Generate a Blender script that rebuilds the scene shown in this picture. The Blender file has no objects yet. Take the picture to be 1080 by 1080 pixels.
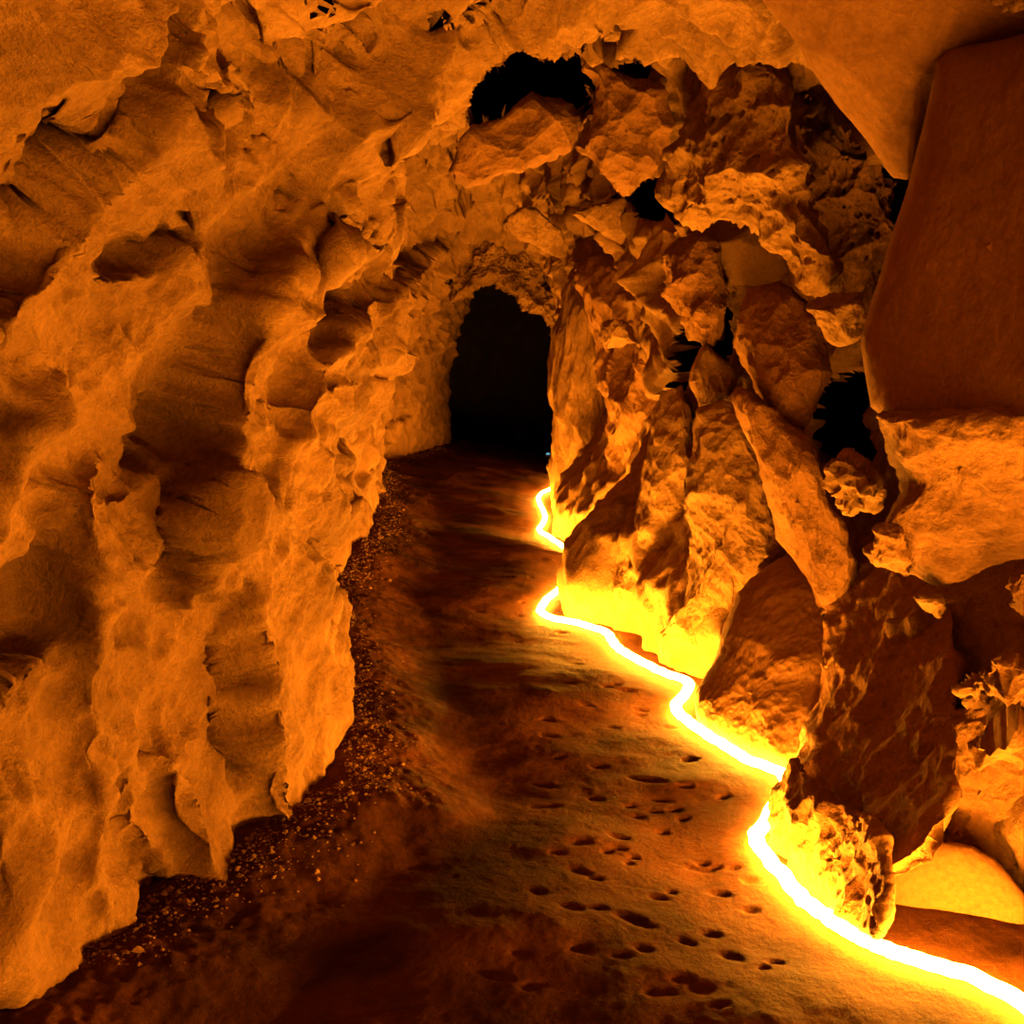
import bpy, math
import numpy as np
from mathutils import Matrix

# ------------------------------------------------------------------ camera, world, exposure
W = 1080.0
FPX = 1100.0
CAM = np.array([0.0, 0.0, 1.25])
PITCH = math.radians(7.25)          # looking slightly down the passage
YAW = math.radians(0.8)
cam_d = bpy.data.cameras.new('camera')
cam = bpy.data.objects.new('camera', cam_d)
bpy.context.scene.collection.objects.link(cam)
cam_d.sensor_width = 36.0
cam_d.lens = 36.0 * FPX / W
cam_d.clip_start = 0.02
cam_d.clip_end = 200
cam.location = CAM
cam.rotation_euler = (math.pi / 2 - PITCH, 0, -YAW)
bpy.context.scene.camera = cam

world = bpy.data.worlds.new('world')
bpy.context.scene.world = world
world.use_nodes = True
world.node_tree.nodes['Background'].inputs[0].default_value = (0, 0, 0, 1)
world.node_tree.nodes['Background'].inputs[1].default_value = 0.0

sc = bpy.context.scene
sc.view_settings.view_transform = 'Standard'
sc.view_settings.look = 'None'
sc.view_settings.exposure = 0.0
sc.view_settings.gamma = 1.0
sc.view_settings.use_curve_mapping = False
sc.cycles.max_bounces = 6
sc.cycles.diffuse_bounces = 4
sc.cycles.glossy_bounces = 2
sc.cycles.use_denoising = True
sc.cycles.sample_clamp_indirect = 8.0

ROPE_COLOR = (1.0, 0.37, 0.020)
ROPE_POWER = 640.0

# ------------------------------------------------------------------ pixel <-> place helpers (frame 1080 x 1080)
_fw = np.array([math.sin(YAW) * math.cos(PITCH), math.cos(YAW) * math.cos(PITCH), -math.sin(PITCH)])
_rt = np.array([math.cos(YAW), -math.sin(YAW), 0.0])
_up = np.cross(_rt, _fw)


def rays(px, py):
    px = np.asarray(px, float); py = np.asarray(py, float)
    return (_fw + ((px - 540) / FPX)[..., None] * _rt + ((540 - py) / FPX)[..., None] * _up)


def at(px, py, y):
    """the point at distance y along the passage that lies on this line of sight"""
    d = rays(px, py)
    return CAM + d * (np.asarray(y, float) / d[..., 1])[..., None]


def on_floor(px, py, z=0.0):
    d = rays(px, py)
    return CAM + d * ((z - CAM[2]) / d[..., 2])[..., None]


def proj(P):
    q = P - CAM
    dep = q @ _fw
    s = np.where(dep > 0.15, dep, 0.15)
    return 540 + FPX * (q @ _rt) / s, 540 - FPX * (q @ _up) / s, dep


# ------------------------------------------------------------------ noise
def _h(i, j, k, seed):
    n = (i.astype(np.int64) * 374761393 + j.astype(np.int64) * 668265263 + k.astype(np.int64) * 2147483647 + seed * 1274126177) & 0xFFFFFFFF
    n = ((n ^ (n >> 13)) * 1274126177) & 0xFFFFFFFF
    n = ((n ^ (n >> 15)) * 2246822519) & 0xFFFFFFFF
    n = n ^ (n >> 16)
    return n


def _r(i, j, k, seed):
    return (_h(i, j, k, seed) & 0xFFFF).astype(np.float32) / 65535.0


_G = np.array([(1, 1, 0), (-1, 1, 0), (1, -1, 0), (-1, -1, 0), (1, 0, 1), (-1, 0, 1), (1, 0, -1), (-1, 0, -1),
               (0, 1, 1), (0, -1, 1), (0, 1, -1), (0, -1, -1), (1, 1, 0), (-1, 1, 0), (0, -1, 1), (0, -1, -1)], np.float32)


def perlin(P, seed=0):
    P = np.asarray(P, np.float32)
    I = np.floor(P)
    f = P - I
    I = I.astype(np.int64)
    u = f * f * f * (f * (f * 6 - 15) + 10)
    out = np.zeros(len(P), np.float32)
    for dx in (0, 1):
        wx = u[:, 0] if dx else 1 - u[:, 0]
        for dy in (0, 1):
            wy = u[:, 1] if dy else 1 - u[:, 1]
            for dz in (0, 1):
                wz = u[:, 2] if dz else 1 - u[:, 2]
                g = _G[_h(I[:, 0] + dx, I[:, 1] + dy, I[:, 2] + dz, seed) & 15]
                out += wx * wy * wz * (g[:, 0] * (f[:, 0] - dx) + g[:, 1] * (f[:, 1] - dy) + g[:, 2] * (f[:, 2] - dz))
    return out


def fbm(P, seed=0, octv=4, gain=0.5, lac=2.03, ridged=False):
    out = 0; a = 1.0; s = 0
    for o in range(octv):
        n = perlin(P * (lac ** o), seed + o * 17)
        if ridged:
            n = 0.5 - np.abs(n) * 2
        out = out + a * n; s += a; a *= gain
    return out / s


def chisel(P, seed=0, tilt=0.7, k=0.55):
    """lumps split by creases (use -chisel for scooped faces that meet in sharp arrises)"""
    P = np.asarray(P, np.float32)
    I = np.floor(P).astype(np.int64)
    best = np.full(len(P), -9.0, np.float32)
    for dx in (-1, 0, 1):
        for dy in (-1, 0, 1):
            for dz in (-1, 0, 1):
                a, b, c = I[:, 0] + dx, I[:, 1] + dy, I[:, 2] + dz
                h = _h(a, b, c, seed)
                cx = a + (h & 255).astype(np.float32) / 255; cy = b + ((h >> 8) & 255).astype(np.float32) / 255; cz = c + ((h >> 16) & 255).astype(np.float32) / 255
                h2 = _h(a, b, c, seed + 7)
                gx = (h2 & 255).astype(np.float32) / 127.5 - 1; gy = ((h2 >> 8) & 255).astype(np.float32) / 127.5 - 1; gz = ((h2 >> 16) & 255).astype(np.float32) / 127.5 - 1
                ex, ey, ez = P[:, 0] - cx, P[:, 1] - cy, P[:, 2] - cz
                v = -k * (ex * ex + ey * ey + ez * ez) + tilt * 0.5 * (gx * ex + gy * ey + gz * ez)
                best = np.maximum(best, v)
    return best


def pits(P, seed=0, r=0.32, prob=0.35):
    """small round pores: 0 on the surface, up to 1 at the bottom of a pore"""
    P = np.asarray(P, np.float32)
    I = np.floor(P).astype(np.int64)
    out = np.zeros(len(P), np.float32)
    for dx in (-1, 0, 1):
        for dy in (-1, 0, 1):
            for dz in (-1, 0, 1):
                a, b, c = I[:, 0] + dx, I[:, 1] + dy, I[:, 2] + dz
                h = _h(a, b, c, seed)
                cx = a + (h & 255).astype(np.float32) / 255; cy = b + ((h >> 8) & 255).astype(np.float32) / 255; cz = c + ((h >> 16) & 255).astype(np.float32) / 255
                on = _r(a, b, c, seed + 5)
                rr = r * (0.4 + on / prob * 0.6)
                d2 = ((P[:, 0] - cx) ** 2 + (P[:, 1] - cy) ** 2 + (P[:, 2] - cz) ** 2) / (rr * rr)
                out = np.maximum(out, np.where(on < prob, np.clip(1.2 - d2, 0, 1), 0))
    return out


def sstep(a, b, x):
    t = np.clip((x - a) / (b - a), 0, 1)
    return t * t * (3 - 2 * t)


# ------------------------------------------------------------------ mesh helpers
def grid_mesh(name, P, mat, wrap=False, smooth=True, hole=None):
    """P: (n, m, 3) array of points -> one mesh object; wrap joins the last column to the first"""
    n, m, _ = P.shape
    idx = np.arange(n * m).reshape(n, m)
    a = idx[:-1, :-1]; b = idx[:-1, 1:]; c = idx[1:, 1:]; d = idx[1:, :-1]
    q = np.stack([a, b, c, d], -1).reshape(-1, 4)
    if wrap:
        q = np.concatenate([q, np.stack([idx[:-1, -1], idx[:-1, 0], idx[1:, 0], idx[1:, -1]], -1)])
    if hole is not None:
        q = q[~hole.ravel()[q].all(1)]
    return quad_mesh(name, P.reshape(-1, 3), q, mat, smooth)


def quad_mesh(name, V, Q, mat, smooth=True):
    me = bpy.data.meshes.new(name)
    me.vertices.add(len(V)); me.vertices.foreach_set('co', np.ascontiguousarray(V, np.float32).ravel())
    Q = np.asarray(Q)
    k = Q.shape[1]
    me.loops.add(len(Q) * k); me.loops.foreach_set('vertex_index', Q.astype(np.int32).ravel())
    me.polygons.add(len(Q)); me.polygons.foreach_set('loop_start', np.arange(0, len(Q) * k, k, dtype=np.int32))
    try:
        me.polygons.foreach_set('loop_total', np.full(len(Q), k, np.int32))
    except Exception:
        pass
    me.polygons.foreach_set('use_smooth', np.full(len(Q), smooth, bool))
    me.update(calc_edges=True); me.validate()
    me.materials.append(mat)
    o = bpy.data.objects.new(name, me)
    bpy.context.scene.collection.objects.link(o)
    return o


def grid_normals(P, wrap=False):
    du = np.gradient(P, axis=0)
    if wrap:
        dv = (np.roll(P, -1, 1) - np.roll(P, 1, 1)) * 0.5
    else:
        dv = np.gradient(P, axis=1)
    n = np.cross(du, dv)
    return n / (np.linalg.norm(n, axis=-1, keepdims=True) + 1e-9)


def tag(o, label=None, cat=None, group=None, kind=None):
    for k, v in (('label', label), ('category', cat), ('group', group), ('kind', kind)):
        if v:
            o[k] = v
    return o


# ------------------------------------------------------------------ materials
def rock_material(name, c1, c2, c3, rough=0.85, scale=1.0, bump=0.8, spec=0.08):
    m = bpy.data.materials.new(name); m.use_nodes = True
    nt = m.node_tree; N = nt.nodes; L = nt.links
    bs = N['Principled BSDF']
    bs.inputs['Roughness'].default_value = rough
    bs.inputs['Specular IOR Level'].default_value = spec
    tc = N.new('ShaderNodeTexCoord')
    mp = N.new('ShaderNodeMapping'); mp.inputs['Scale'].default_value = (scale,) * 3
    L.new(tc.outputs['Object'], mp.inputs[0])

    def noise(s, d, r, w=0.0):
        n = N.new('ShaderNodeTexNoise'); n.inputs['Scale'].default_value = s; n.inputs['Detail'].default_value = d
        n.inputs['Roughness'].default_value = r; n.inputs['Distortion'].default_value = w
        L.new(mp.outputs[0], n.inputs['Vector']); return n
    n1 = noise(2.2, 7, 0.62, 0.4)
    n2 = noise(9.0, 6, 0.6, 0.8)
    n3 = noise(80.0, 6, 0.7)
    n4 = noise(190.0, 3, 0.6)
    r1 = N.new('ShaderNodeValToRGB')
    r1.color_ramp.elements[0].position = 0.36; r1.color_ramp.elements[0].color = (*c1, 1)
    r1.color_ramp.elements[1].position = 0.64; r1.color_ramp.elements[1].color = (*c2, 1)
    L.new(n1.outputs['Fac'], r1.inputs[0])
    r2 = N.new('ShaderNodeValToRGB')
    r2.color_ramp.elements[0].position = 0.52; r2.color_ramp.elements[0].color = (0, 0, 0, 1)
    r2.color_ramp.elements[1].position = 0.70; r2.color_ramp.elements[1].color = (1, 1, 1, 1)
    L.new(n2.outputs['Fac'], r2.inputs[0])
    mx = N.new('ShaderNodeMixRGB'); mx.inputs[2].default_value = (*c3, 1)
    mul = N.new('ShaderNodeMath'); mul.operation = 'MULTIPLY'; mul.inputs[1].default_value = 0.55
    L.new(r2.outputs[0], mul.inputs[0]); L.new(mul.outputs[0], mx.inputs[0]); L.new(r1.outputs[0], mx.inputs[1])
    # grain
    gr = N.new('ShaderNodeMapRange'); gr.inputs['From Min'].default_value = 0.3; gr.inputs['From Max'].default_value = 0.7
    gr.inputs['To Min'].default_value = 0.78; gr.inputs['To Max'].default_value = 1.14
    L.new(n3.outputs['Fac'], gr.inputs['Value'])
    vm = N.new('ShaderNodeVectorMath'); vm.operation = 'SCALE'
    L.new(mx.outputs[0], vm.inputs[0]); L.new(gr.outputs[0], vm.inputs['Scale'])
    L.new(vm.outputs[0], bs.inputs['Base Color'])
    # relief of the grain
    ad = N.new('ShaderNodeMath'); ad.operation = 'MULTIPLY_ADD'; ad.inputs[1].default_value = 0.35
    L.new(n4.outputs['Fac'], ad.inputs[0]); L.new(n3.outputs['Fac'], ad.inputs[2])
    n5 = noise(27.0, 4, 0.6, 0.6)
    ad2 = N.new('ShaderNodeMath'); ad2.operation = 'MULTIPLY_ADD'; ad2.inputs[1].default_value = 1.1
    L.new(n5.outputs['Fac'], ad2.inputs[0]); L.new(ad.outputs[0], ad2.inputs[2])
    ad = ad2
    bp = N.new('ShaderNodeBump'); bp.inputs['Strength'].default_value = bump; bp.inputs['Distance'].default_value = 0.012
    L.new(ad.outputs[0], bp.inputs['Height']); L.new(bp.outputs[0], bs.inputs['Normal'])
    return m


LIME = rock_material('limestone', (0.130, 0.066, 0.024), (0.235, 0.124, 0.048), (0.085, 0.038, 0.014))
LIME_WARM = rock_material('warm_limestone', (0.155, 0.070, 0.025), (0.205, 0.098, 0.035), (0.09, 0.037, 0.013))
SMOOTH = rock_material('smooth_limestone', (0.145, 0.066, 0.022), (0.185, 0.088, 0.032), (0.10, 0.043, 0.015), bump=0.25)
EARTH = rock_material('trodden_earth', (0.022, 0.0070, 0.0025), (0.068, 0.0235, 0.008), (0.012, 0.004, 0.0015), rough=0.8, scale=1.0, bump=0.35, spec=0.02)
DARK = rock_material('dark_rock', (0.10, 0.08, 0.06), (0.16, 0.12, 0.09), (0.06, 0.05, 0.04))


def emit(name, col, power):
    m = bpy.data.materials.new(name); m.use_nodes = True
    nt = m.node_tree; nt.nodes.clear()
    e = nt.nodes.new('ShaderNodeEmission'); e.inputs[0].default_value = (*col, 1); e.inputs[1].default_value = power
    o = nt.nodes.new('ShaderNodeOutputMaterial'); nt.links.new(e.outputs[0], o.inputs[0])
    return m


# ------------------------------------------------------------------ plan of the passage (metres; y runs into the cave)
ROPE_PX = [(1080, 1065), (950, 1012), (900, 990), (850, 955), (815, 915), (797, 888), (806, 872)]
ROPE_PX2 = [(829, 825), (790, 805), (752, 782), (725, 763), (713, 748), (727, 724), (700, 712), (668, 696), (648, 682),
            (640, 670), (612, 660), (583, 654), (570, 646), (577, 634), (591, 622)]
ROPE_PX3 = [(628, 587), (612, 588), (597, 580), (580, 568), (569, 560), (575, 546), (568, 525)]
rope_floor = [on_floor(np.array([a]), np.array([b]))[0] for a, b in ROPE_PX]
rope_floor += [on_floor(np.array([a]), np.array([b]))[0] for a, b in ROPE_PX2]
rope_floor += [on_floor(np.array([a]), np.array([b]))[0] for a, b in ROPE_PX3]
back = [np.array([1.30, -2.6, 0]), np.array([1.28, -1.2, 0]), np.array([1.25, 0.2, 0]), np.array([1.15, 1.3, 0])]
far = [np.array([0.62, 11.9, 0]), np.array([0.80, 12.7, 0]), np.array([0.82, 13.5, 0])]
ROPE = np.array(back + rope_floor + far)


def catmull(P, n=14):
    P = np.vstack([2 * P[0] - P[1], P, 2 * P[-1] - P[-2]])
    out = []
    for i in range(1, len(P) - 2):
        t = np.linspace(0, 1, n, endpoint=False)[:, None]
        a, b, c, d = P[i - 1], P[i], P[i + 1], P[i + 2]
        out.append(0.5 * ((2 * b) + (c - a) * t + (2 * a - 5 * b + 4 * c - d) * t * t + (3 * b - a - 3 * c + d) * t ** 3))
    out.append(P[-2][None])
    return np.vstack(out)


ROPE_S = catmull(ROPE)

# left foot of the wall
LEFT_PX = [(20, 1120), (100, 1045), (180, 985), (240, 960), (318, 888), (374, 872), (360, 760), (345, 660), (360, 640), (385, 610), (400, 590), (402, 540),
           (402, 512), (440, 500), (474, 489)]
left_floor = [np.array([-1.05, -3, 0]), np.array([-1.05, 0.5, 0])] + [on_floor(np.array([a]), np.array([b]))[0] for a, b in LEFT_PX]
LEFT = np.array(left_floor)


def curve_x(P, y):
    o = np.argsort(P[:, 1])
    return np.interp(y, P[o, 1], P[o, 0])


YS = np.concatenate([np.linspace(-3.0, 1.0, 60, endpoint=False), np.exp(np.linspace(math.log(1.0), math.log(17.2), 1120))])
xl = curve_x(LEFT, YS)
oo = np.argsort(ROPE_S[:, 1])
xr_raw = np.interp(YS, ROPE_S[oo, 1], ROPE_S[oo, 0])


def blur(v, sig):
    """smooth along the passage, sig in metres growing with distance"""
    out = np.empty_like(v)
    for i, y in enumerate(YS):
        s = sig * max(1.0, abs(y) / 4)
        w = np.exp(-0.5 * ((YS - y) / s) ** 2) * np.gradient(YS)
        out[i] = (w * v).sum() / w.sum()
    return out


xl_s = blur(xl, 0.35)
xl = blur(xl, 0.065)
xr_lo = xr_raw + 0.12 + 0.40 * sstep(3.1, 2.7, YS) + 0.12 * sstep(3.1, 3.3, YS) * sstep(4.2, 3.9, YS) + 0.16 * sstep(5.9, 6.2, YS) * sstep(7.8, 7.2, YS)
xr_s = blur(xr_raw, 0.45) + 0.26 + 0.28 * sstep(12.5, 10, YS) + 0.24 * sstep(2.1, 2.6, YS) * sstep(4.6, 3.9, YS)
ZC = np.interp(YS, [-3, 1.5, 3.0, 3.9, 4.6, 6, 8, 11, 13.5, 15.0, 17.2], [2.15, 2.15, 2.25, 2.36, 3.35, 3.6, 3.6, 3.4, 3.05, 2.95, 2.95])

NT = 780
T = np.linspace(0, 1, NT)
ang = np.pi * (1 - T)
EX = 0.72
cosx = np.sign(np.cos(ang)) * np.abs(np.cos(ang)) ** EX
sinz = np.abs(np.sin(ang)) ** EX
base = np.empty((len(YS), NT, 3))
hz = sinz[None, :] * (ZC[:, None] + 0.12) - 0.12
low = sstep(1.1, 0.15, hz)
XL = xl_s[:, None] * (1 - low) + xl[:, None] * low - 0.05
XR = xr_s[:, None] * (1 - low) + xr_lo[:, None] * low
mid = (XL + XR) / 2; half = (XR - XL) / 2
base[..., 0] = mid + half * cosx[None, :]
base[..., 1] = YS[:, None]
base[..., 2] = hz
nrm = grid_normals(base)
axis = np.stack([(xl_s + xr_s) / 2, YS, np.full(len(YS), 1.2)], -1)[:, None, :]
flip = np.sign(np.sum(nrm * (axis - base), -1, keepdims=True)); nrm = nrm * flip
for _ in range(3):
    nrm[1:-1] = (nrm[:-2] + nrm[1:-1] * 2 + nrm[2:]) / 4
nrm /= np.linalg.norm(nrm, axis=-1, keepdims=True)

# ------------------------------------------------------------------ relief: what stands proud of / lies back from the plain vault
RLO, RHI, RS = -240.0, 1320.0, 2.0
rn = int((RHI - RLO) / RS)
_g = RLO + RS * (np.arange(rn) + 0.5)
GX, GY = np.meshgrid(_g, _g)
REL = np.zeros((rn, rn))
_wob = np.stack([GX.ravel() / 26, GY.ravel() / 26, np.zeros(rn * rn)], -1)
WX = (fbm(_wob, 81, 3) * 13).reshape(rn, rn); WY = (fbm(_wob, 82, 3) * 13).reshape(rn, rn)


def _win(pts, pad):
    pts = np.asarray(pts, float)
    lo = np.clip(((pts.min(0) - pad - RLO) / RS).astype(int), 0, rn - 1)
    hi = np.clip(((pts.max(0) + pad - RLO) / RS).astype(int) + 2, 1, rn)
    return slice(lo[1], hi[1]), slice(lo[0], hi[0])


def _segdist(x, y, a, b):
    dx, dy = b[0] - a[0], b[1] - a[1]
    t = np.clip(((x - a[0]) * dx + (y - a[1]) * dy) / (dx * dx + dy * dy + 1e-9), 0, 1)
    return np.hypot(x - a[0] - t * dx, y - a[1] - t * dy), t


def sdf(poly, x, y):
    """distance to a closed outline, positive inside"""
    d = np.full(x.shape, 1e9); ins = np.zeros(x.shape, bool)
    n = len(poly)
    for i in range(n):
        a, b = poly[i], poly[(i + 1) % n]
        d = np.minimum(d, _segdist(x, y, a, b)[0])
        c = (a[1] > y) != (b[1] > y)
        xi = (b[0] - a[0]) * (y - a[1]) / (b[1] - a[1] + 1e-12) + a[0]
        ins ^= c & (x < xi)
    return np.where(ins, d, -d)


def hollow(poly, depth, to=(1, 0.4), c0=0.25, soft=7, wob=0.6):
    """a hollow in the rock (a proud block when depth is negative), deepest on the side 'to' points at"""
    s = _win(poly, 30)
    x = GX[s] + WX[s] * wob; y = GY[s] + WY[s] * wob
    m = sstep(-soft * 0.4, soft * 0.7, sdf(poly, x, y))
    p = np.asarray(poly, float); L = math.hypot(*to) + 1e-9
    q = p @ np.array(to) / L
    t = np.clip(((x * to[0] + y * to[1]) / L - q.min()) / (q.max() - q.min() + 1e-6), 0, 1)
    REL[s] -= (1.35 if depth > 0 else 1.0) * m * depth * (c0 + (1 - c0) * t)


def block(poly, h, to=(0, 1), c0=0.3, soft=7, wob=0.5):
    hollow(poly, -h, to, c0, soft, wob)


def ridge(line, width, h, wob=1.0, sharp=1.0):
    """a rib of rock standing proud along a line; width may change from end to end"""
    if not hasattr(width, '__len__'):
        width = (width, width)
    s = _win(line, max(width) * 2 + 20)
    x = GX[s] + WX[s] * wob; y = GY[s] + WY[s] * wob
    best = np.zeros(x.shape); n = len(line) - 1
    for i in range(n):
        d, t = _segdist(x, y, line[i], line[i + 1])
        w = width[0] + (width[1] - width[0]) * (i + t) / n
        best = np.maximum(best, np.clip(1 - d / w, 0, 1))
    REL[s] += h * (best * best * (3 - 2 * best)) ** sharp


# ---- unlit side of the passage
ridge([(330, -60), (215, 70), (175, 160), (75, 290), (-30, 380)], (60, 75), 0.10)
ridge([(480, 180), (400, 230), (300, 300), (270, 420), (235, 560), (210, 640)], (60, 46), 0.12)
ridge([(440, 290), (350, 400), (318, 500), (300, 570)], (40, 46), 0.10)
ridge([(270, 560), (300, 700), (318, 870)], (70, 60), 0.14)
ridge([(110, 520), (110, 700), (125, 860), (140, 1010)], (60, 55), 0.10)
ridge([(40, 430), (20, 560)], 60, 0.08)
ridge([(-60, 640), (10, 780), (40, 1000)], (110, 120), 0.12)
ridge([(185, 800), (220, 880), (240, 980)], (40, 36), 0.10)
hollow([(18, 70), (45, 72), (60, 110), (108, 165), (75, 215), (40, 250), (10, 225), (-20, 200), (0, 150)], 0.42, (1, 0.5), 0.5, 5)
hollow([(185, 183), (212, 200), (207, 250), (150, 285), (104, 284), (120, 240), (158, 205)], 0.22, (0.5, 1), 0.3, 9)
hollow([(198, 80), (214, 80), (255, 112), (258, 160), (225, 146), (200, 130)], 0.40, (1, 0.3), 0.5, 5)
hollow([(165, 8), (178, 10), (180, 62), (170, 60)], 0.14, (1, 0), 0.4, 5)
hollow([(224, -40), (330, -40), (330, 60), (318, 90), (298, 112), (265, 72), (222, 82)], 0.26, (1, 0.7), 0.3)
hollow([(332, -40), (362, -40), (350, 12), (336, 40), (330, 15)], 0.85, (1, 0.3), 0.9, 4, 0.3)
hollow([(352, 212), (372, 222), (387, 258), (346, 264), (361, 310), (345, 327), (332, 332), (328, 290), (322, 265), (335, 232)], 0.44, (0.6, 0.2), 0.8, 5)
hollow([(286, 196), (298, 190), (307, 200), (300, 212), (288, 210)], 0.16, (1, 0), 0.6, 5)
hollow([(236, 284), (257, 292), (263, 350), (245, 398), (205, 440), (185, 470), (150, 500), (126, 522), (127, 488), (150, 430), (166, 388), (204, 338)], 0.34, (1, 0.3), 0.3, 6)
hollow([(323, 380), (330, 400), (306, 421), (292, 418)], 0.14, (1, 0.4), 0.3, 5)
hollow([(390, 124), (440, 124), (492, 130), (500, 170), (492, 240), (455, 275), (408, 310), (398, 285), (388, 250), (376, 215)], 0.40, (-1, -0.1), 0.1, 8)
hollow([(-30, 600), (30, 590), (60, 560), (62, 650), (52, 668), (0, 737), (-40, 740)], 0.12, (0.7, 1), 0.25, 10)
hollow([(165, 560), (246, 536), (232, 580), (206, 622), (170, 652), (166, 600)], 0.10, (0.4, 1), 0.3, 12)
hollow([(172, 640), (205, 615), (240, 640), (262, 720), (285, 790), (292, 850), (262, 850), (215, 800), (190, 740), (180, 690)], 0.10, (1, 0.1), 0.2, 18)
hollow([(110, 782), (126, 798), (142, 880), (184, 940), (166, 948), (130, 900)], 0.16, (1, 0.3), 0.4, 7)
hollow([(318, 545), (330, 560), (345, 590), (342, 640), (328, 630), (310, 600), (306, 570)], 0.08, (-1, 0), 0.3, 6)
hollow([(345, 440), (372, 430), (376, 480), (360, 520), (340, 545), (338, 490)], 0.14, (-0.6, 0.4), 0.3, 6)
block([(352, 415), (370, 398), (388, 402), (372, 440), (352, 470)], 0.10, (1, 0), 0.4)
hollow([(418, 428), (434, 434), (424, 442)], 0.2, (0, 1), 0.5, 4)
block([(408, 452), (424, 446), (424, 460), (408, 470)], 0.14, (1, 0), 0.6, 4)
hollow([(372, 505), (392, 486), (392, 494), (376, 508)], 0.12, (0, 1), 0.5, 4)
for a, b, c in [(388, 45, 6), (374, 58, 5), (378, 62, 4), (358, 90, 3), (388, 110, 7), (270, 142, 5), (100, 232, 4), (384, 450, 3), (58, 728, 5)]:
    hollow([(a - c, b), (a - c * .3, b - c * .8), (a + c, b - c * .3), (a + c * .8, b + c * .6), (a - c * .2, b + c * .8)], 0.07, (0.5, 1), 0.7, 3, 0.2)

# ---- vault
hollow([(440, 32), (462, 4), (478, -40), (560, -40), (545, 8), (530, 18), (515, 32), (478, 44)], 0.30, (0, -1), 0.4)
hollow([(448, 30), (466, 8), (470, 22), (476, 28), (502, 26), (528, 12), (538, -30), (552, -30), (543, 6), (528, 18), (514, 30), (478, 42)], 0.7, (0, 1), 0.95, 3, 0.3)
block([(476, 12), (520, 8), (526, 15), (500, 23), (474, 25)], 0.26, (0, 1), 0.8, 5)
hollow([(622, 20), (655, 14), (661, 30), (640, 62), (624, 45)], 0.12, (0, -1), 0.5)
hollow([(478, 122), (497, 118), (500, 94), (520, 70), (545, 54), (578, 64), (605, 60), (622, 66), (690, 60), (694, 92), (705, 98), (703, 150), (715, 200),
        (670, 215), (600, 230), (530, 235), (480, 225), (470, 160)], 0.16, (0, -1), 0.2, 7)
hollow([(492, 122), (499, 94), (520, 70), (545, 54), (578, 64), (606, 60), (622, 95), (628, 120), (615, 130), (600, 112), (560, 108), (530, 118), (500, 135), (488, 160)], 0.95, (0, -1), 0.5, 6)
hollow([(640, 68), (690, 60), (694, 92), (680, 98), (655, 86)], 0.50, (0, -1), 0.5, 5)
hollow([(530, 187), (545, 177), (553, 185), (551, 193), (535, 192)], 0.25, (0, -1), 0.7, 4)
hollow([(584, 197), (620, 186), (625, 190), (598, 205)], 0.25, (0, -1), 0.7, 4)
hollow([(472, 210), (484, 194), (496, 205), (498, 222), (488, 228), (472, 222)], 0.28, (0, -1), 0.6, 4)
hollow([(660, 206), (703, 180), (716, 200), (718, 232), (690, 234), (665, 222)], 0.8, (0, -1), 0.6, 6)
hollow([(598, 232), (625, 236), (660, 264), (655, 284), (640, 292), (600, 284), (596, 250)], 0.16, (0, -1), 0.4, 7)
# ---- lit side of the passage
hollow([(838, 70), (866, 108), (902, 150), (936, 192), (938, 240), (930, 290), (915, 320), (880, 290), (856, 240), (842, 180)], 0.30, (1, -0.2), 0.5, 9)
hollow([(848, 95), (872, 120), (905, 160), (945, 195), (965, 200), (950, 280), (925, 320), (895, 305), (880, 250), (862, 190)], 0.7, (0, 0), 1, 6)
hollow([(870, 395), (905, 400), (918, 470), (905, 520), (890, 560), (880, 520), (866, 470)], 0.8, (0, 0), 1, 9)
hollow([(715, 360), (740, 320), (765, 300), (772, 330), (765, 380), (735, 400), (705, 430), (690, 440)], 0.8, (0, 0), 1, 8)
hollow([(630, 400), (700, 420), (690, 440), (650, 425)], 0.15, (0, 0), 1, 8)

# carry the relief on to the rock: walk inwards from proud to deep until the rock is met
base_v = base.reshape(-1, 3); nrm_v = nrm.reshape(-1, 3)


def relief_at(P):
    px, py, dep = proj(P)
    u = np.clip((px - RLO) / RS - 0.5, 0, rn - 1.001); v = np.clip((py - RLO) / RS - 0.5, 0, rn - 1.001)
    i = u.astype(int); j = v.astype(int); a = u - i; b = v - j
    r = REL[j, i] * (1 - a) * (1 - b) + REL[j, i + 1] * a * (1 - b) + REL[j + 1, i] * (1 - a) * b + REL[j + 1, i + 1] * a * b
    return r * sstep(0.6, 1.1, dep)


D = np.full(len(base_v), np.nan)
act = np.where(base_v[:, 1] > 0.5)[0]
D[base_v[:, 1] <= 0.5] = 0
prev = np.full(len(base_v), 1.0)
steps = np.linspace(0.5, -1.5, 90)
for k, s in enumerate(steps):
    f = relief_at(base_v[act] + nrm_v[act] * s) - s
    hit = f >= 0
    if k == 0:
        D[act[hit]] = s
    else:
        fp_ = prev[act]
        tt = np.clip(fp_ / (fp_ - f + 1e-9), 0, 1)
        val = steps[k - 1] + (s - steps[k - 1]) * tt
        D[act[hit]] = val[hit]
    prev[act] = f
    act = act[~hit]
    if len(act) == 0:
        break
D[np.isnan(D)] = 0

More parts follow.
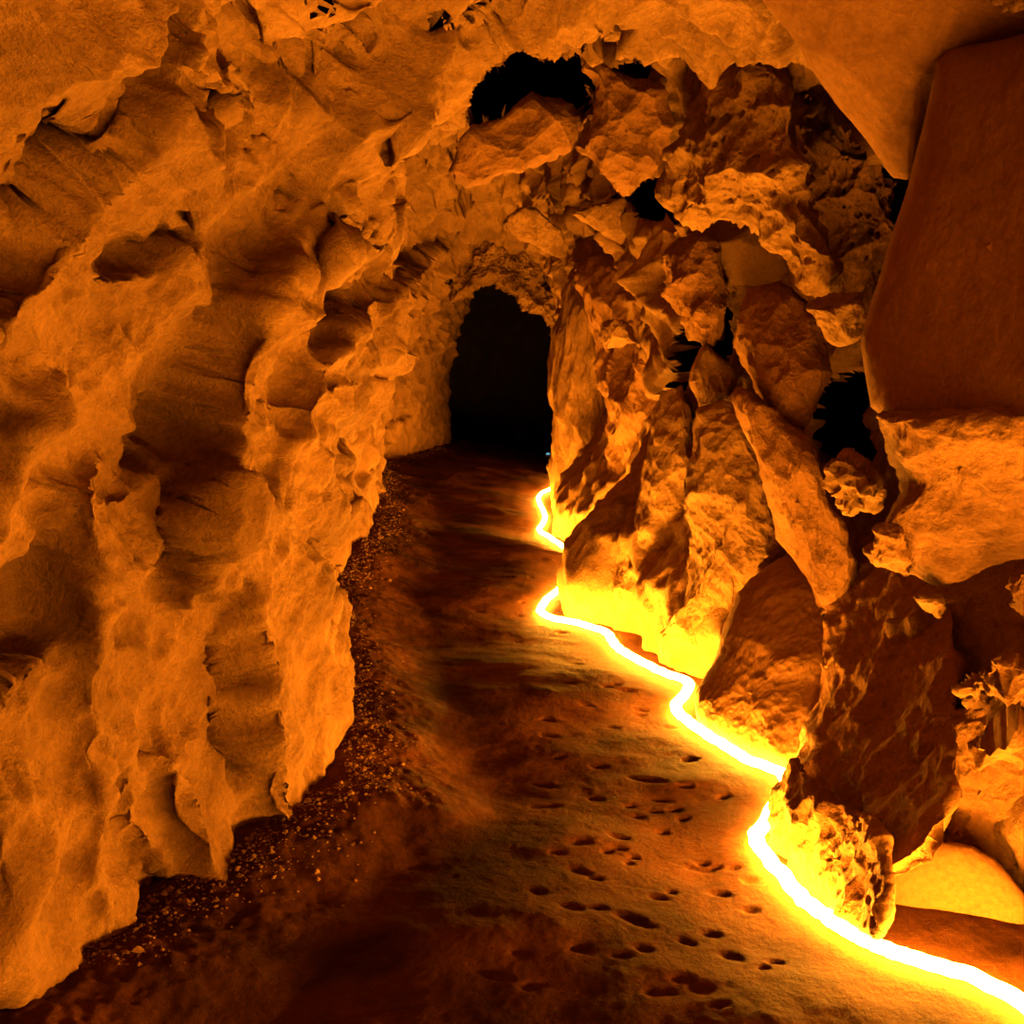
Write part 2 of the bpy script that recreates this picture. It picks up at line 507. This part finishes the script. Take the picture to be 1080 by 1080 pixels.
P = (base_v + nrm_v * D[:, None]).reshape(len(YS), NT, 3)
for _ in range(2):                                   # settle the edges of the hollows
    Q = P.copy()
    Q[1:-1, 1:-1] = (P[:-2, 1:-1] + P[2:, 1:-1] + P[1:-1, :-2] + P[1:-1, 2:] + 2 * P[1:-1, 1:-1]) / 6
    P = Q
nr = grid_normals(P) * flip
for _ in range(4):
    nr[1:-1, 1:-1] = (nr[:-2, 1:-1] + nr[2:, 1:-1] + nr[1:-1, :-2] + nr[1:-1, 2:] + nr[1:-1, 1:-1]) / 5
nr /= np.linalg.norm(nr, axis=-1, keepdims=True) + 1e-9
Pf = P.reshape(-1, 3); nf = nr.reshape(-1, 3)


def wall_noise(Ps):
    Ps = Ps.astype(np.float32)
    wp = Ps + 0.05 * np.stack([perlin(Ps * 3, 91), perlin(Ps * 3, 92), perlin(Ps * 3, 93)], -1)
    skew = wp.copy(); skew[:, 1] = wp[:, 1] * 0.9 - wp[:, 2] * 0.55; skew[:, 2] = wp[:, 2] * 0.55 + wp[:, 1] * 0.1
    up = sstep(1.2, 2.0, Ps[:, 2])
    calm = 1 - 0.85 * sstep(2.9, 2.2, Ps[:, 1]) * (Ps[:, 0] < 0)
    r = -(0.17 * calm + 0.15 * up) * chisel(skew * 1.8, 3, 1.0)
    r += -(0.19 + 0.16 * up) * chisel(wp * 4.4, 11, 1.0)
    r += -0.055 * chisel(wp * 11.0, 12, 1.0)
    r += 0.04 * fbm(skew * 2.2, 21, 3) + 0.008 * fbm(wp * 13, 31, 4, ridged=True) + 0.005 * perlin(Ps * 48, 41)
    fib = skew.copy(); fib[:, 2] *= 0.55
    r += 0.020 * fbm(fib * 9.0, 33, 4, ridged=True) - 0.016 * chisel(wp * 24.0, 13, 1.0)
    crack = np.abs(perlin(fib * 2.6 + 7, 44)) + 0.05 * np.abs(perlin(wp * 9, 45))
    r -= 0.022 * sstep(0.035, 0.008, crack) * (perlin(wp * 1.7, 46) > 0.05)
    r -= (0.012 + 0.012 * up) * pits(wp * 13, 51) + 0.004 * pits(wp * 34, 52)
    edge = sstep(0.55, 0.08, Ps[:, 2]) * (Ps[:, 0] > 0.1)
    return r * (1 - 0.25 * edge)


rockn = np.concatenate([wall_noise(c) for c in np.array_split(Pf, 8)])
rockn -= rockn.mean()
P = (Pf + nf * rockn[:, None]).reshape(len(YS), NT, 3)
i1, i2 = int(NT * 0.33), int(NT * 0.66)
deep = ((relief_at(P.reshape(-1, 3)) < -0.64) | (relief_at(base_v + nrm_v * D[:, None]) < -0.66) | (relief_at(base_v) < -0.60)).reshape(len(YS), NT)               # open shafts and clefts that lead off into the rock
dm = deep.astype(np.float32)
for _ in range(10):                                  # round the rims of the openings
    q = np.pad(dm, 1, mode='edge')
    dm = (q[:-2, 1:-1] + q[2:, 1:-1] + q[1:-1, :-2] + q[1:-1, 2:] + q[:-2, :-2] + q[2:, 2:] + q[:-2, 2:] + q[2:, :-2] + 2 * dm) / 10
deep = dm > 0.28
tag(grid_mesh('wall_left', P[:, :i1 + 1], LIME), kind='structure', label='rough pale limestone wall on the unlit side of the passage')
tag(grid_mesh('ceiling', P[:, i1:i2 + 1], LIME, hole=deep[:, i1:i2 + 1]), kind='structure', label='broken rock vault over the passage')
tag(grid_mesh('wall_right', P[:, i2:], LIME, hole=deep[:, i2:]), kind='structure', label='rugged rock wall rising behind the glowing light strip')

# ------------------------------------------------------------------ floor
fy = np.concatenate([np.linspace(-3, 1.2, 50, endpoint=False), np.exp(np.linspace(math.log(1.2), math.log(17.6), 800))])
fx = np.linspace(-2.2, 2.2, 760)
FX, FY = np.meshgrid(fx, fy)
fp = np.stack([FX, FY, np.zeros_like(FX)], -1).reshape(-1, 3)
fz = 0.04 * perlin(fp * 1.1, 61) + 0.012 * fbm(fp * 3.0, 62, 2) + 0.003 * fbm(fp * 12, 63, 3) + 0.0006 * perlin(fp * 60, 64)
lx = curve_x(LEFT, fp[:, 1]); rx = np.interp(fp[:, 1], ROPE_S[oo, 1], ROPE_S[oo, 0])
rise = sstep(0.50, 0.0, fp[:, 0] - np.interp(fp[:, 1], YS, blur(xl, 0.18)) + 0.16 * fbm(fp * 2.4, 65, 3))
fz = fz + 0.115 * rise + 0.02 * rise * fbm(fp * 22, 66, 3)
fz = fz * (1 - 0.8 * np.exp(-((fp[:, 0] - rx) / 0.10) ** 2))
fz = fz + 0.022 * sstep(0.07, 0.5, fp[:, 0] - rx) * (1 + 0.5 * fbm(fp * 9, 67, 3))
away = rx - fp[:, 0]
fz = fz + 0.030 * sstep(0.02, 0.60, away) + (0.085 + 0.04 * sstep(8, 10, fp[:, 1])) * np.clip(away, 0, 1.1) * sstep(4.3, 6.5, fp[:, 1]) + 0.010 * fbm(np.stack([fp[:, 0] * 1.2, fp[:, 1] * 3.5, fp[:, 2]], -1), 68, 3) * sstep(0, 0.5, away)
DENTS = [(690, 850), (672, 856), (712, 848), (708, 936), (694, 944), (652, 893), (668, 900), (640, 898), (664, 846), (688, 820), (672, 818), (720, 856),
         (770, 1005), (806, 1016), (818, 1008), (612, 1012), (655, 1014), (548, 1018), (610, 700), (640, 726), (660, 728), (600, 725), (520, 545), (548, 546), (500, 620),
         (440, 930), (628, 840), (576, 760), (735, 905), (648, 765), (566, 852), (760, 1062), (690, 1050), (588, 905), (618, 745), (698, 870), (520, 1040)]
_rd = np.random.default_rng(3)
wob = 1 + 1.6 * np.abs(perlin(fp * 32, 69))
for a, b in DENTS + [(_rd.uniform(560, 800), _rd.uniform(690, 1060)) for _ in range(46)] + [(_rd.uniform(480, 600), _rd.uniform(530, 690)) for _ in range(18)]:
    c = on_floor(np.array([a]), np.array([b]))[0]
    r2 = _rd.uniform(0.008, 0.016) * (1 + 0.12 * c[1]); r1 = r2 * _rd.uniform(1.2, 2.2); t = _rd.uniform(-0.5, 0.5)
    ex = fp[:, 0] - c[0]; ey = fp[:, 1] - c[1]
    q = ((ex * math.cos(t) + ey * math.sin(t)) / r1) ** 2 + ((ey * math.cos(t) - ex * math.sin(t)) / r2) ** 2
    fz = fz - 0.0085 * np.exp(-(q * wob) ** 1.5)
fp[:, 2] = fz - 0.012
tag(grid_mesh('floor', fp.reshape(FX.shape + (3,)), EARTH), kind='structure', label='trodden earth floor of the passage')

# ------------------------------------------------------------------ dark chamber beyond the far opening
u = np.linspace(0, np.pi, 60); v = np.linspace(0, 2 * np.pi, 90)
UU, VV = np.meshgrid(u, v, indexing='ij')
S = np.stack([np.sin(UU) * np.cos(VV) * 4.5, -np.cos(UU) * 6.0 + 22.6, np.sin(UU) * np.sin(VV) * 3.6 + 1.2], -1)
S = S[9:]
sv = S.reshape(-1, 3)
sv += 0.5 * (fbm(sv * 0.7, 71, 4))[:, None] * (sv - np.array([0, 22.6, 1.2])) / 4
tag(grid_mesh('wall_back', sv.reshape(S.shape), DARK), kind='structure', label='unlit rock chamber beyond the far opening')

# ------------------------------------------------------------------ the light strip
def tube(name, path, r, mat, n=10, flat=1.0):
    t = np.gradient(path, axis=0); t /= np.linalg.norm(t, axis=1, keepdims=True)
    s = np.cross(t, [0, 0, 1.0]); s /= np.linalg.norm(s, axis=1, keepdims=True)
    w = np.cross(s, t)
    a = np.linspace(0, 2 * np.pi, n, endpoint=False)
    P = path[:, None, :] + r * (np.cos(a)[None, :, None] * s[:, None, :] + flat * np.sin(a)[None, :, None] * w[:, None, :])
    return grid_mesh(name, P, mat, wrap=True)


rp = ROPE_S.copy()
_w = np.stack([np.arange(len(rp)) * 0.21, np.zeros(len(rp)), np.zeros(len(rp))], -1)
rp[:, 0] += 0.010 * perlin(_w, 75) + 0.004 * perlin(_w * 4.1, 76); rp[:, 1] += 0.006 * perlin(_w, 77)
rp[:, 2] = 0.012 + 0.006 * perlin(_w * 2.3, 78)
rope = tube('rope_light', rp, 0.021, emit('rope_glow', ROPE_COLOR, ROPE_POWER), flat=0.65)
tag(rope, 'glowing amber rope light winding along the foot of the rock wall', 'rope light')
# ------------------------------------------------------------------ rock masses that stand clear of the walls
def resample(pts, n):
    p = np.asarray(pts, float); q = np.vstack([p, p[:1]])
    # one round of corner cutting keeps the outline natural
    c = []
    for i in range(len(p)):
        a, b = q[i], q[i + 1]
        c += [a * 0.82 + b * 0.18, a * 0.18 + b * 0.82]
    q = np.vstack([c, c[:1]])
    s = np.concatenate([[0], np.cumsum(np.linalg.norm(np.diff(q, axis=0), axis=1))])
    t = np.linspace(0, s[-1], n, endpoint=False)
    return np.stack([np.interp(t, s, q[:, k]) for k in range(2)], -1)


RSEED = [100]


def rock(name, label, cat, outline, d, slope=(0, 0), bulge=0.12, back=0.18, k=2.6, mat=None, crest=None, fs=6.0, fa=0.03, rough=0.02, n=360, rows=110, por=0.0, group=None,
         stretch=(1, 1, 1), fine=1.0):
    """outline: seen edge of the rock, d: its distance, slope: change of distance per 100 px across and down,
    bulge / back: how far the body swells towards and away from the passage"""
    RSEED[0] += 13; sd = RSEED[0]
    o2 = resample(outline, n)
    c = np.mean(o2, 0) if crest is None else np.asarray(crest, float)
    cen = np.mean(o2, 0)

    def place(p):
        y = d + slope[0] * (p[..., 0] - cen[0]) / 100 + slope[1] * (p[..., 1] - cen[1]) / 100
        return at(p[..., 0], p[..., 1], y)
    th = np.concatenate([np.linspace(0.0, 1, rows), 1 + np.linspace(0, 1, rows // 3)[1:]])
    rho = np.where(th <= 1, np.sin(th * np.pi / 2), np.sin((2 - th) * np.pi / 2))
    g = np.where(th <= 1, 1, -1) * (1 - np.clip(rho, 0, 1) ** k) ** (1 / 2.0)
    pp = c + rho[:, None, None] * (o2[None] - c)
    V = place(pp)
    fwd = c3 = place(c) - CAM
    fwd = c3 / np.linalg.norm(c3)
    V = V - fwd * (np.where(g > 0, g * bulge, g * back))[:, None, None]
    N = grid_normals(V, wrap=True)
    cc = V.reshape(-1, 3).mean(0)
    sg = np.sign(np.sum(N * (V - cc)))
    N = N * sg
    q = V.reshape(-1, 3).astype(np.float32) * np.asarray(stretch, np.float32)
    disp = -fa * 1.5 * (chisel(q * fs, sd, 1.0) + 0.2) - fa * 0.5 * chisel(q * fs * 2.6, sd + 6, 1.0) + rough * fbm(q * 7, sd + 1, 4) + rough * 0.25 * fbm(q * 22, sd + 2, 4, ridged=True) * fine + 0.0016 * fine * perlin(q * 60, sd + 3)
    if por:
        disp -= por * (pits(q * 24, sd + 4, 0.42, 0.4) + 0.4 * pits(q * 50, sd + 5, 0.4, 0.5))
    V = V + N * disp.reshape(V.shape[:2])[..., None]
    V[0] = V[0].mean(0); V[-1] = V[-1].mean(0)
    ob = grid_mesh(name, V[:, ::-1] if False else V, mat or LIME, wrap=True)
    return tag(ob, label, cat, group)



rock('rock_overhang', 'big smooth rock overhang jutting down at the top above the squared rock pillar', 'rock',
     [(800, 0), (835, 45), (865, 100), (900, 145), (938, 190), (962, 190), (985, 120), (1010, 70), (1080, 50), (1180, 40), (1180, -160), (760, -160), (780, -40)],
     2.25, (-0.12, 0.10), 0.10, 0.5, mat=SMOOTH, crest=(960, 0), fa=0.03, fs=3, rough=0.005, fine=0.4)
rock('rock_pillar', 'dim smooth squared rock pillar rising beneath the overhang', 'rock',
     [(990, 52), (975, 110), (958, 180), (935, 260), (915, 320), (905, 360), (912, 400), (920, 436), (1000, 462), (1080, 470), (1180, 470), (1180, 20), (1060, 40)],
     2.05, (-0.22, -0.04), 0.12, 0.5, k=6, mat=SMOOTH, crest=(1040, 260), fa=0.02, fs=2.5, rough=0.005, fine=0.4)
rock('rock_ledge', 'lit bulging rock ledge directly beneath the smooth pillar', 'rock',
     [(915, 430), (935, 470), (955, 505), (952, 520), (930, 548), (918, 570), (935, 600), (960, 615), (1000, 622), (1060, 600), (1180, 570), (1180, 420), (1060, 425), (980, 428)],
     2.05, (-0.12, 0.14), 0.12, 0.5, k=4, mat=LIME_WARM, crest=(1010, 500), fa=0.05, fs=5, rough=0.02)
rock('rock_column', 'tall dark rock column beneath the lit ledge, rim lit along its thin edge', 'rock',
     [(872, 600), (868, 650), (865, 700), (858, 745), (842, 790), (828, 822), (816, 850), (818, 900), (860, 930), (930, 930), (985, 900), (1010, 820), (1010, 700), (1000, 590), (940, 560), (890, 560)],
     2.88, (-0.42, -0.32), 0.06, 0.5, k=5, mat=LIME_WARM, crest=(930, 740), fa=0.05, fs=6, rough=0.025)
rock('rock_skirt', 'pitted glowing rock foot of the dark column, rope light bending round it', 'rock',
     [(818, 822), (806, 850), (802, 885), (812, 930), (850, 975), (900, 1000), (925, 990), (940, 950), (940, 900), (935, 860), (900, 850), (870, 835), (843, 800)],
     2.47, (-0.40, -0.12), 0.10, 0.4, k=3, mat=LIME_WARM, crest=(875, 905), fa=0.06, fs=9, rough=0.03, por=0.010, stretch=(1, 1, 0.6))
rock('rock_bank', 'orange-lit crumbly rock bank above the rounded boulder', 'rock',
     [(930, 880), (945, 830), (965, 780), (1000, 745), (1060, 730), (1180, 720), (1180, 960), (1080, 960), (1000, 940)],
     2.42, (-0.16, 0.02), 0.10, 0.4, k=4, mat=LIME_WARM, crest=(1030, 840), fa=0.06, fs=9, rough=0.03, por=0.008)
rock('boulder', 'smooth rounded boulder glowing orange at the foot of the crumbly bank', 'boulder',
     [(905, 975), (912, 935), (932, 908), (970, 888), (1020, 890), (1055, 910), (1082, 945), (1120, 1000), (1110, 1020), (1000, 1015), (930, 1000)],
     2.33, (-0.1, -0.03), 0.05, 0.2, k=3, mat=SMOOTH, fa=0.008, fs=4, rough=0.004)
rock('rock_hump', 'dark smooth-topped rock hump with a lit foot, between dark column and bulging rock', 'rock',
     [(732, 735), (750, 700), (766, 650), (780, 618), (830, 580), (866, 600), (880, 640), (880, 700), (870, 750), (850, 790), (832, 818), (795, 810), (765, 792), (736, 768)],
     3.60, (-0.30, -0.28), 0.12, 0.5, k=4, mat=SMOOTH, crest=(790, 730), fa=0.02, fs=5, rough=0.012)
rock('rock_bulge', 'bulging grainy rock lit from below, under the striped wedge and behind the dark hump', 'rock',
     [(724, 480), (734, 438), (760, 422), (786, 428), (806, 480), (820, 530), (842, 590), (815, 625), (782, 650), (776, 690), (752, 725), (728, 722), (695, 706), (690, 680), (715, 640), (732, 590), (727, 530)],
     4.35, (-0.25, 0.05), 0.16, 0.4, k=4, mat=LIME, crest=(765, 560), fa=0.05, fs=7, rough=0.025, por=0.006)
rock('rock_teardrop', 'dim teardrop-shaped rock hanging point down under the pitted hanging crag', 'rock',
     [(774, 330), (786, 304), (830, 296), (868, 330), (874, 400), (862, 442), (842, 456), (815, 440), (790, 400), (776, 365)],
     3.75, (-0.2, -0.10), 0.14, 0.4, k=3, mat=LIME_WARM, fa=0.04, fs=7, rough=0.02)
rock('rock_wedge', 'small striped rock wedge squeezed between the teardrop and the bulging rock', 'rock',
     [(726, 400), (742, 356), (765, 380), (781, 396), (768, 422), (738, 434), (730, 415)],
     4.5, (-0.2, 0.1), 0.08, 0.3, k=4, mat=LIME, fa=0.03, fs=8, stretch=(1, 1, 0.4))
rock('rock_rib', 'long slanting rock rib tapering down to a point beside the dark column', 'rock',
     [(774, 412), (800, 415), (834, 448), (866, 478), (880, 520), (905, 560), (905, 600), (885, 645), (869, 660), (850, 615), (826, 580), (806, 535), (794, 485), (780, 440)],
     3.55, (-0.25, 0.0), 0.12, 0.35, k=4, mat=LIME_WARM, crest=(838, 530), fa=0.06, fs=7, rough=0.025, stretch=(1, 1, 0.5))
rock('rock_shoulder', 'bright craggy rock shoulder between the leaning slab and the bulging rock', 'rock',
     [(684, 440), (700, 412), (724, 400), (732, 440), (730, 500), (742, 560), (748, 592), (730, 610), (716, 640), (704, 680), (684, 700), (660, 690), (638, 672), (648, 630), (655, 590), (668, 540), (678, 490)],
     5.15, (-0.35, 0.0), 0.20, 0.45, k=4, mat=LIME, crest=(700, 540), fa=0.07, fs=5, rough=0.025)
rock('rock_slab', 'dark rock slab leaning over the rope light where it dips out of sight', 'rock',
     [(579, 644), (606, 616), (634, 592), (652, 562), (670, 512), (694, 470), (704, 520), (694, 560), (676, 610), (670, 668), (640, 668), (610, 656)],
     6.1, (0.15, -0.20), 0.03, 0.40, k=6, mat=SMOOTH, fa=0.06, fs=6, rough=0.015)
rock('rock_fin', 'ribbed rock fin standing at the mouth of the dark far opening', 'rock',
     [(578, 350), (590, 330), (600, 290), (622, 300), (634, 360), (640, 430), (644, 480), (665, 520), (648, 570), (628, 596), (600, 584), (582, 562), (578, 500), (582, 440), (574, 405)],
     9.6, (-1.2, 0.0), 0.30, 0.9, k=4, mat=LIME, crest=(612, 440), fa=0.14, fs=3.5, rough=0.05, stretch=(1, 1, 0.4))
rock('rock_bluff', 'broad dim rock bluff beside the far opening, with one small pale nub', 'rock',
     [(600, 275), (640, 262), (690, 255), (722, 300), (735, 350), (722, 390), (702, 430), (685, 480), (660, 540), (640, 520), (640, 440), (630, 380), (618, 330)],
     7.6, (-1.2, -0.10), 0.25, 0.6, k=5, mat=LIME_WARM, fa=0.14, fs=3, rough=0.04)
rock('rock_nub', 'small pale rock nub sticking out of the broad dim bluff', 'rock',
     [(633, 345), (645, 334), (660, 336), (668, 352), (672, 364), (640, 368), (633, 362)],
     7.0, (-0.5, 0.3), 0.12, 0.3, mat=LIME, fa=0.05, fs=8)
rock('rock_crag', 'pitted hanging rock crag with bright ragged lower edge, level with the overhang', 'rock',
     [(700, 205), (708, 150), (735, 90), (775, 50), (815, 50), (842, 110), (848, 165), (852, 215), (874, 262), (898, 292), (880, 302), (848, 312), (822, 276), (802, 246), (775, 240), (745, 232), (715, 234)],
     3.45, (-0.25, 0.10), 0.14, 0.5, k=4, mat=LIME, crest=(785, 160), fa=0.10, fs=7, rough=0.03, por=0.018)
rock('rock_chip', 'small lit rock chip hanging between the pitted crag and the pillar', 'rock',
     [(852, 322), (880, 308), (914, 306), (910, 340), (897, 366), (876, 362), (862, 342)],
     3.05, (-0.2, 0.1), 0.08, 0.3, mat=LIME, fa=0.04, fs=9, rough=0.03)
rock('rock_block', 'reddish rock block hanging below the pitted crag, next to the teardrop', 'rock',
     [(698, 262), (720, 244), (750, 248), (766, 290), (768, 340), (750, 376), (722, 350), (704, 300)],
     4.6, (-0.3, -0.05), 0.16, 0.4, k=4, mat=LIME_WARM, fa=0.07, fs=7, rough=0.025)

rock('rock_brow', 'bright crumbly rock brow arching over the dark far opening', 'rock',
     [(474, 318), (476, 280), (498, 254), (522, 246), (548, 252), (564, 270), (576, 292), (590, 320), (590, 350), (570, 338), (545, 318), (530, 304), (519, 297), (506, 301), (496, 309), (487, 316)],
     14.4, (0, 0), 0.35, 0.8, k=3, mat=LIME, crest=(528, 275), fa=0.22, fs=3.2, rough=0.10, por=0.05)
rock('rock_shard', 'flat angular rock shard slanting down from the vault above the broad bluff', 'rock',
     [(598, 224), (640, 212), (662, 204), (692, 258), (688, 278), (660, 265), (626, 238)],
     7.4, (-0.5, 0.5), 0.06, 0.3, k=6, mat=LIME, fa=0.05, fs=4, rough=0.02)
rock('rock_plate', 'flat angular rock plate slanting from the vault just above the bright brow', 'rock',
     [(528, 232), (560, 213), (597, 250), (597, 276), (572, 265), (546, 252)],
     9.8, (-0.5, 0.8), 0.06, 0.4, k=6, mat=LIME, fa=0.06, fs=3, rough=0.03)
rock('rock_keystone', 'large dim angular rock hanging in the vault beside the black hollow', 'rock',
     [(609, 60), (640, 62), (668, 80), (700, 90), (708, 120), (704, 152), (690, 185), (669, 207), (640, 196), (604, 160), (626, 128), (627, 100)],
     4.7, (-0.1, 0.15), 0.10, 1.0, k=5, mat=LIME_WARM, crest=(660, 140), fa=0.10, fs=5, rough=0.02)  # darker warm stone here paints in shade to dim the vault
rock('rock_hood', 'dim wedge of rock filling the vault beneath the black hollow', 'rock',
     [(474, 172), (492, 140), (528, 118), (560, 104), (602, 102), (630, 126), (592, 166), (576, 174), (542, 188), (500, 200), (474, 186)],
     5.1, (0.1, 0.1), 0.10, 1.3, k=5, mat=LIME_WARM, crest=(545, 160), fa=0.09, fs=5, rough=0.02)  # warm stone again stands in for shade under the vault, put into the colour

rock('rock_knuckle', 'small lit rock knuckle under the ledge, over the top of the dark column', 'rock',
     [(914, 578), (928, 554), (955, 558), (966, 588), (962, 614), (938, 608), (920, 596)], 2.18, (0, 0.15), 0.06, 0.25, mat=LIME_WARM, fa=0.05, fs=10, rough=0.02)
rock('rock_flake', 'tiny pale rock flake jutting from the shadow below the lit ledge', 'rock',
     [(960, 628), (975, 625), (998, 627), (1004, 642), (992, 654), (978, 646), (966, 638)], 2.2, (0, 0.15), 0.05, 0.25, mat=LIME, fa=0.03, fs=12, rough=0.01)
rock('rock_comb', 'jagged honeycombed rock comb with lit lower lip above the crumbly bank', 'rock',
     [(1010, 732), (1028, 704), (1046, 688), (1080, 700), (1180, 690), (1180, 815), (1078, 806), (1050, 808), (1016, 786), (1040, 780), (1058, 762), (1036, 746)],
     2.0, (-0.1, 0.2), 0.06, 0.3, k=3, mat=LIME_WARM, crest=(1075, 755), fa=0.10, fs=11, rough=0.03, por=0.02)
rock('rock_lobe', 'small lit rock lobe dangling between the ledge and the honeycombed comb', 'rock',
     [(1058, 612), (1078, 598), (1120, 602), (1125, 640), (1098, 672), (1072, 655), (1062, 634)], 2.0, (0, 0.15), 0.06, 0.3, mat=LIME_WARM, fa=0.06, fs=11, rough=0.02)

rock('rock_honeycomb', 'dim honeycombed rock deep in the shadow between the pitted crag and the overhang', 'rock',
     [(826, 60), (860, 84), (905, 140), (948, 190), (952, 250), (936, 305), (908, 335), (884, 318), (856, 240), (836, 160)],
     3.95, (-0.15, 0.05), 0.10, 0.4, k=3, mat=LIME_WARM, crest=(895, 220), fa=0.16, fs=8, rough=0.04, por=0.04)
rock('rock_spur', 'small jagged rock spur standing in the dark gap beside the slanting rib', 'rock',
     [(868, 488), (890, 480), (912, 486), (925, 505), (935, 520), (922, 530), (908, 522), (900, 545), (886, 548), (874, 520)],
     2.75, (-0.2, 0.1), 0.06, 0.25, mat=LIME, fa=0.09, fs=10, rough=0.03, por=0.01)

# a tiny pale lamp on the floor at the sill of the far opening
lp = on_floor(np.array([578.0]), np.array([482.5]))[0]
lamp = bpy.data.objects.new('marker_lamp', None); bpy.context.scene.collection.objects.link(lamp)
lamp.location = (lp[0], lp[1], 0.0)
tag(lamp, 'tiny pale blue marker lamp on the floor at the dark far opening', 'lamp')
u = np.linspace(0, 2 * np.pi, 20, endpoint=False)
prof = np.array([(0.001, 0.0), (0.05, 0.0), (0.05, 0.03), (0.04, 0.045), (0.001, 0.045)])
hb = grid_mesh('housing', np.stack([prof[:, :1] * np.cos(u), prof[:, :1] * np.sin(u), np.repeat(prof[:, 1:], 20, 1)], -1), DARK, wrap=True); hb.parent = lamp
pr2 = np.array([(0.034, 0.044), (0.034, 0.055), (0.026, 0.07), (0.014, 0.078), (0.001, 0.08)])
hl = grid_mesh('lens', np.stack([pr2[:, :1] * np.cos(u), pr2[:, :1] * np.sin(u), np.repeat(pr2[:, 1:], 20, 1)], -1), emit('lamp_glow', (0.25, 0.7, 0.9), 0.5), wrap=True); hl.parent = lamp
# ------------------------------------------------------------------ loose gravel along the foot of the unlit wall
rg = np.random.default_rng(5)
ng = 9000
gy = np.exp(rg.uniform(math.log(1.9), math.log(15), ng))
goff = np.abs(rg.normal(0, 0.095, ng)) + 0.0
gx = curve_x(LEFT, gy) + goff - 0.02
gs = np.clip(rg.lognormal(-5.6, 0.5, ng), 0.0018, 0.018) * (0.6 + 0.05 * gy)
ii = np.clip(np.searchsorted(fy, gy), 0, len(fy) - 1); jj = np.clip(np.searchsorted(fx, gx), 0, len(fx) - 1)
gz = fp.reshape(FX.shape + (3,))[ii, jj, 2]
ocv = np.array([(1, 0, 0), (0, 1, 0), (-1, 0, 0), (0, -1, 0), (0, 0, 0.75), (0, 0, -0.75), (.62, .62, .3), (-.6, .6, -.2), (-.6, -.65, .25), (.6, -.6, -.3)], float)
ocf = np.array([(0, 6, 4), (6, 1, 4), (1, 2, 4), (2, 8, 4), (8, 3, 4), (3, 0, 4), (1, 0, 5), (7, 1, 5), (2, 7, 5), (3, 2, 5), (9, 3, 5), (0, 9, 5), (0, 1, 6), (1, 7, 2), (2, 3, 8), (3, 9, 0)])
jit = rg.uniform(0.65, 1.35, (ng, len(ocv), 3))
aa = rg.uniform(0, 6.28, ng); ca, sa = np.cos(aa), np.sin(aa)
gv = ocv[None] * jit * gs[:, None, None]
gv = np.stack([gv[..., 0] * ca[:, None] - gv[..., 1] * sa[:, None], gv[..., 0] * sa[:, None] + gv[..., 1] * ca[:, None], gv[..., 2]], -1)
gv = gv + np.stack([gx, gy, gz + gs * 0.3], -1)[:, None, :]
gf = (ocf[None] + (np.arange(ng) * len(ocv))[:, None, None]).reshape(-1, 3)
tag(quad_mesh('gravel', gv.reshape(-1, 3), gf, LIME, smooth=False), 'loose gravel strewn along the foot of the unlit wall', 'gravel', kind='stuff')
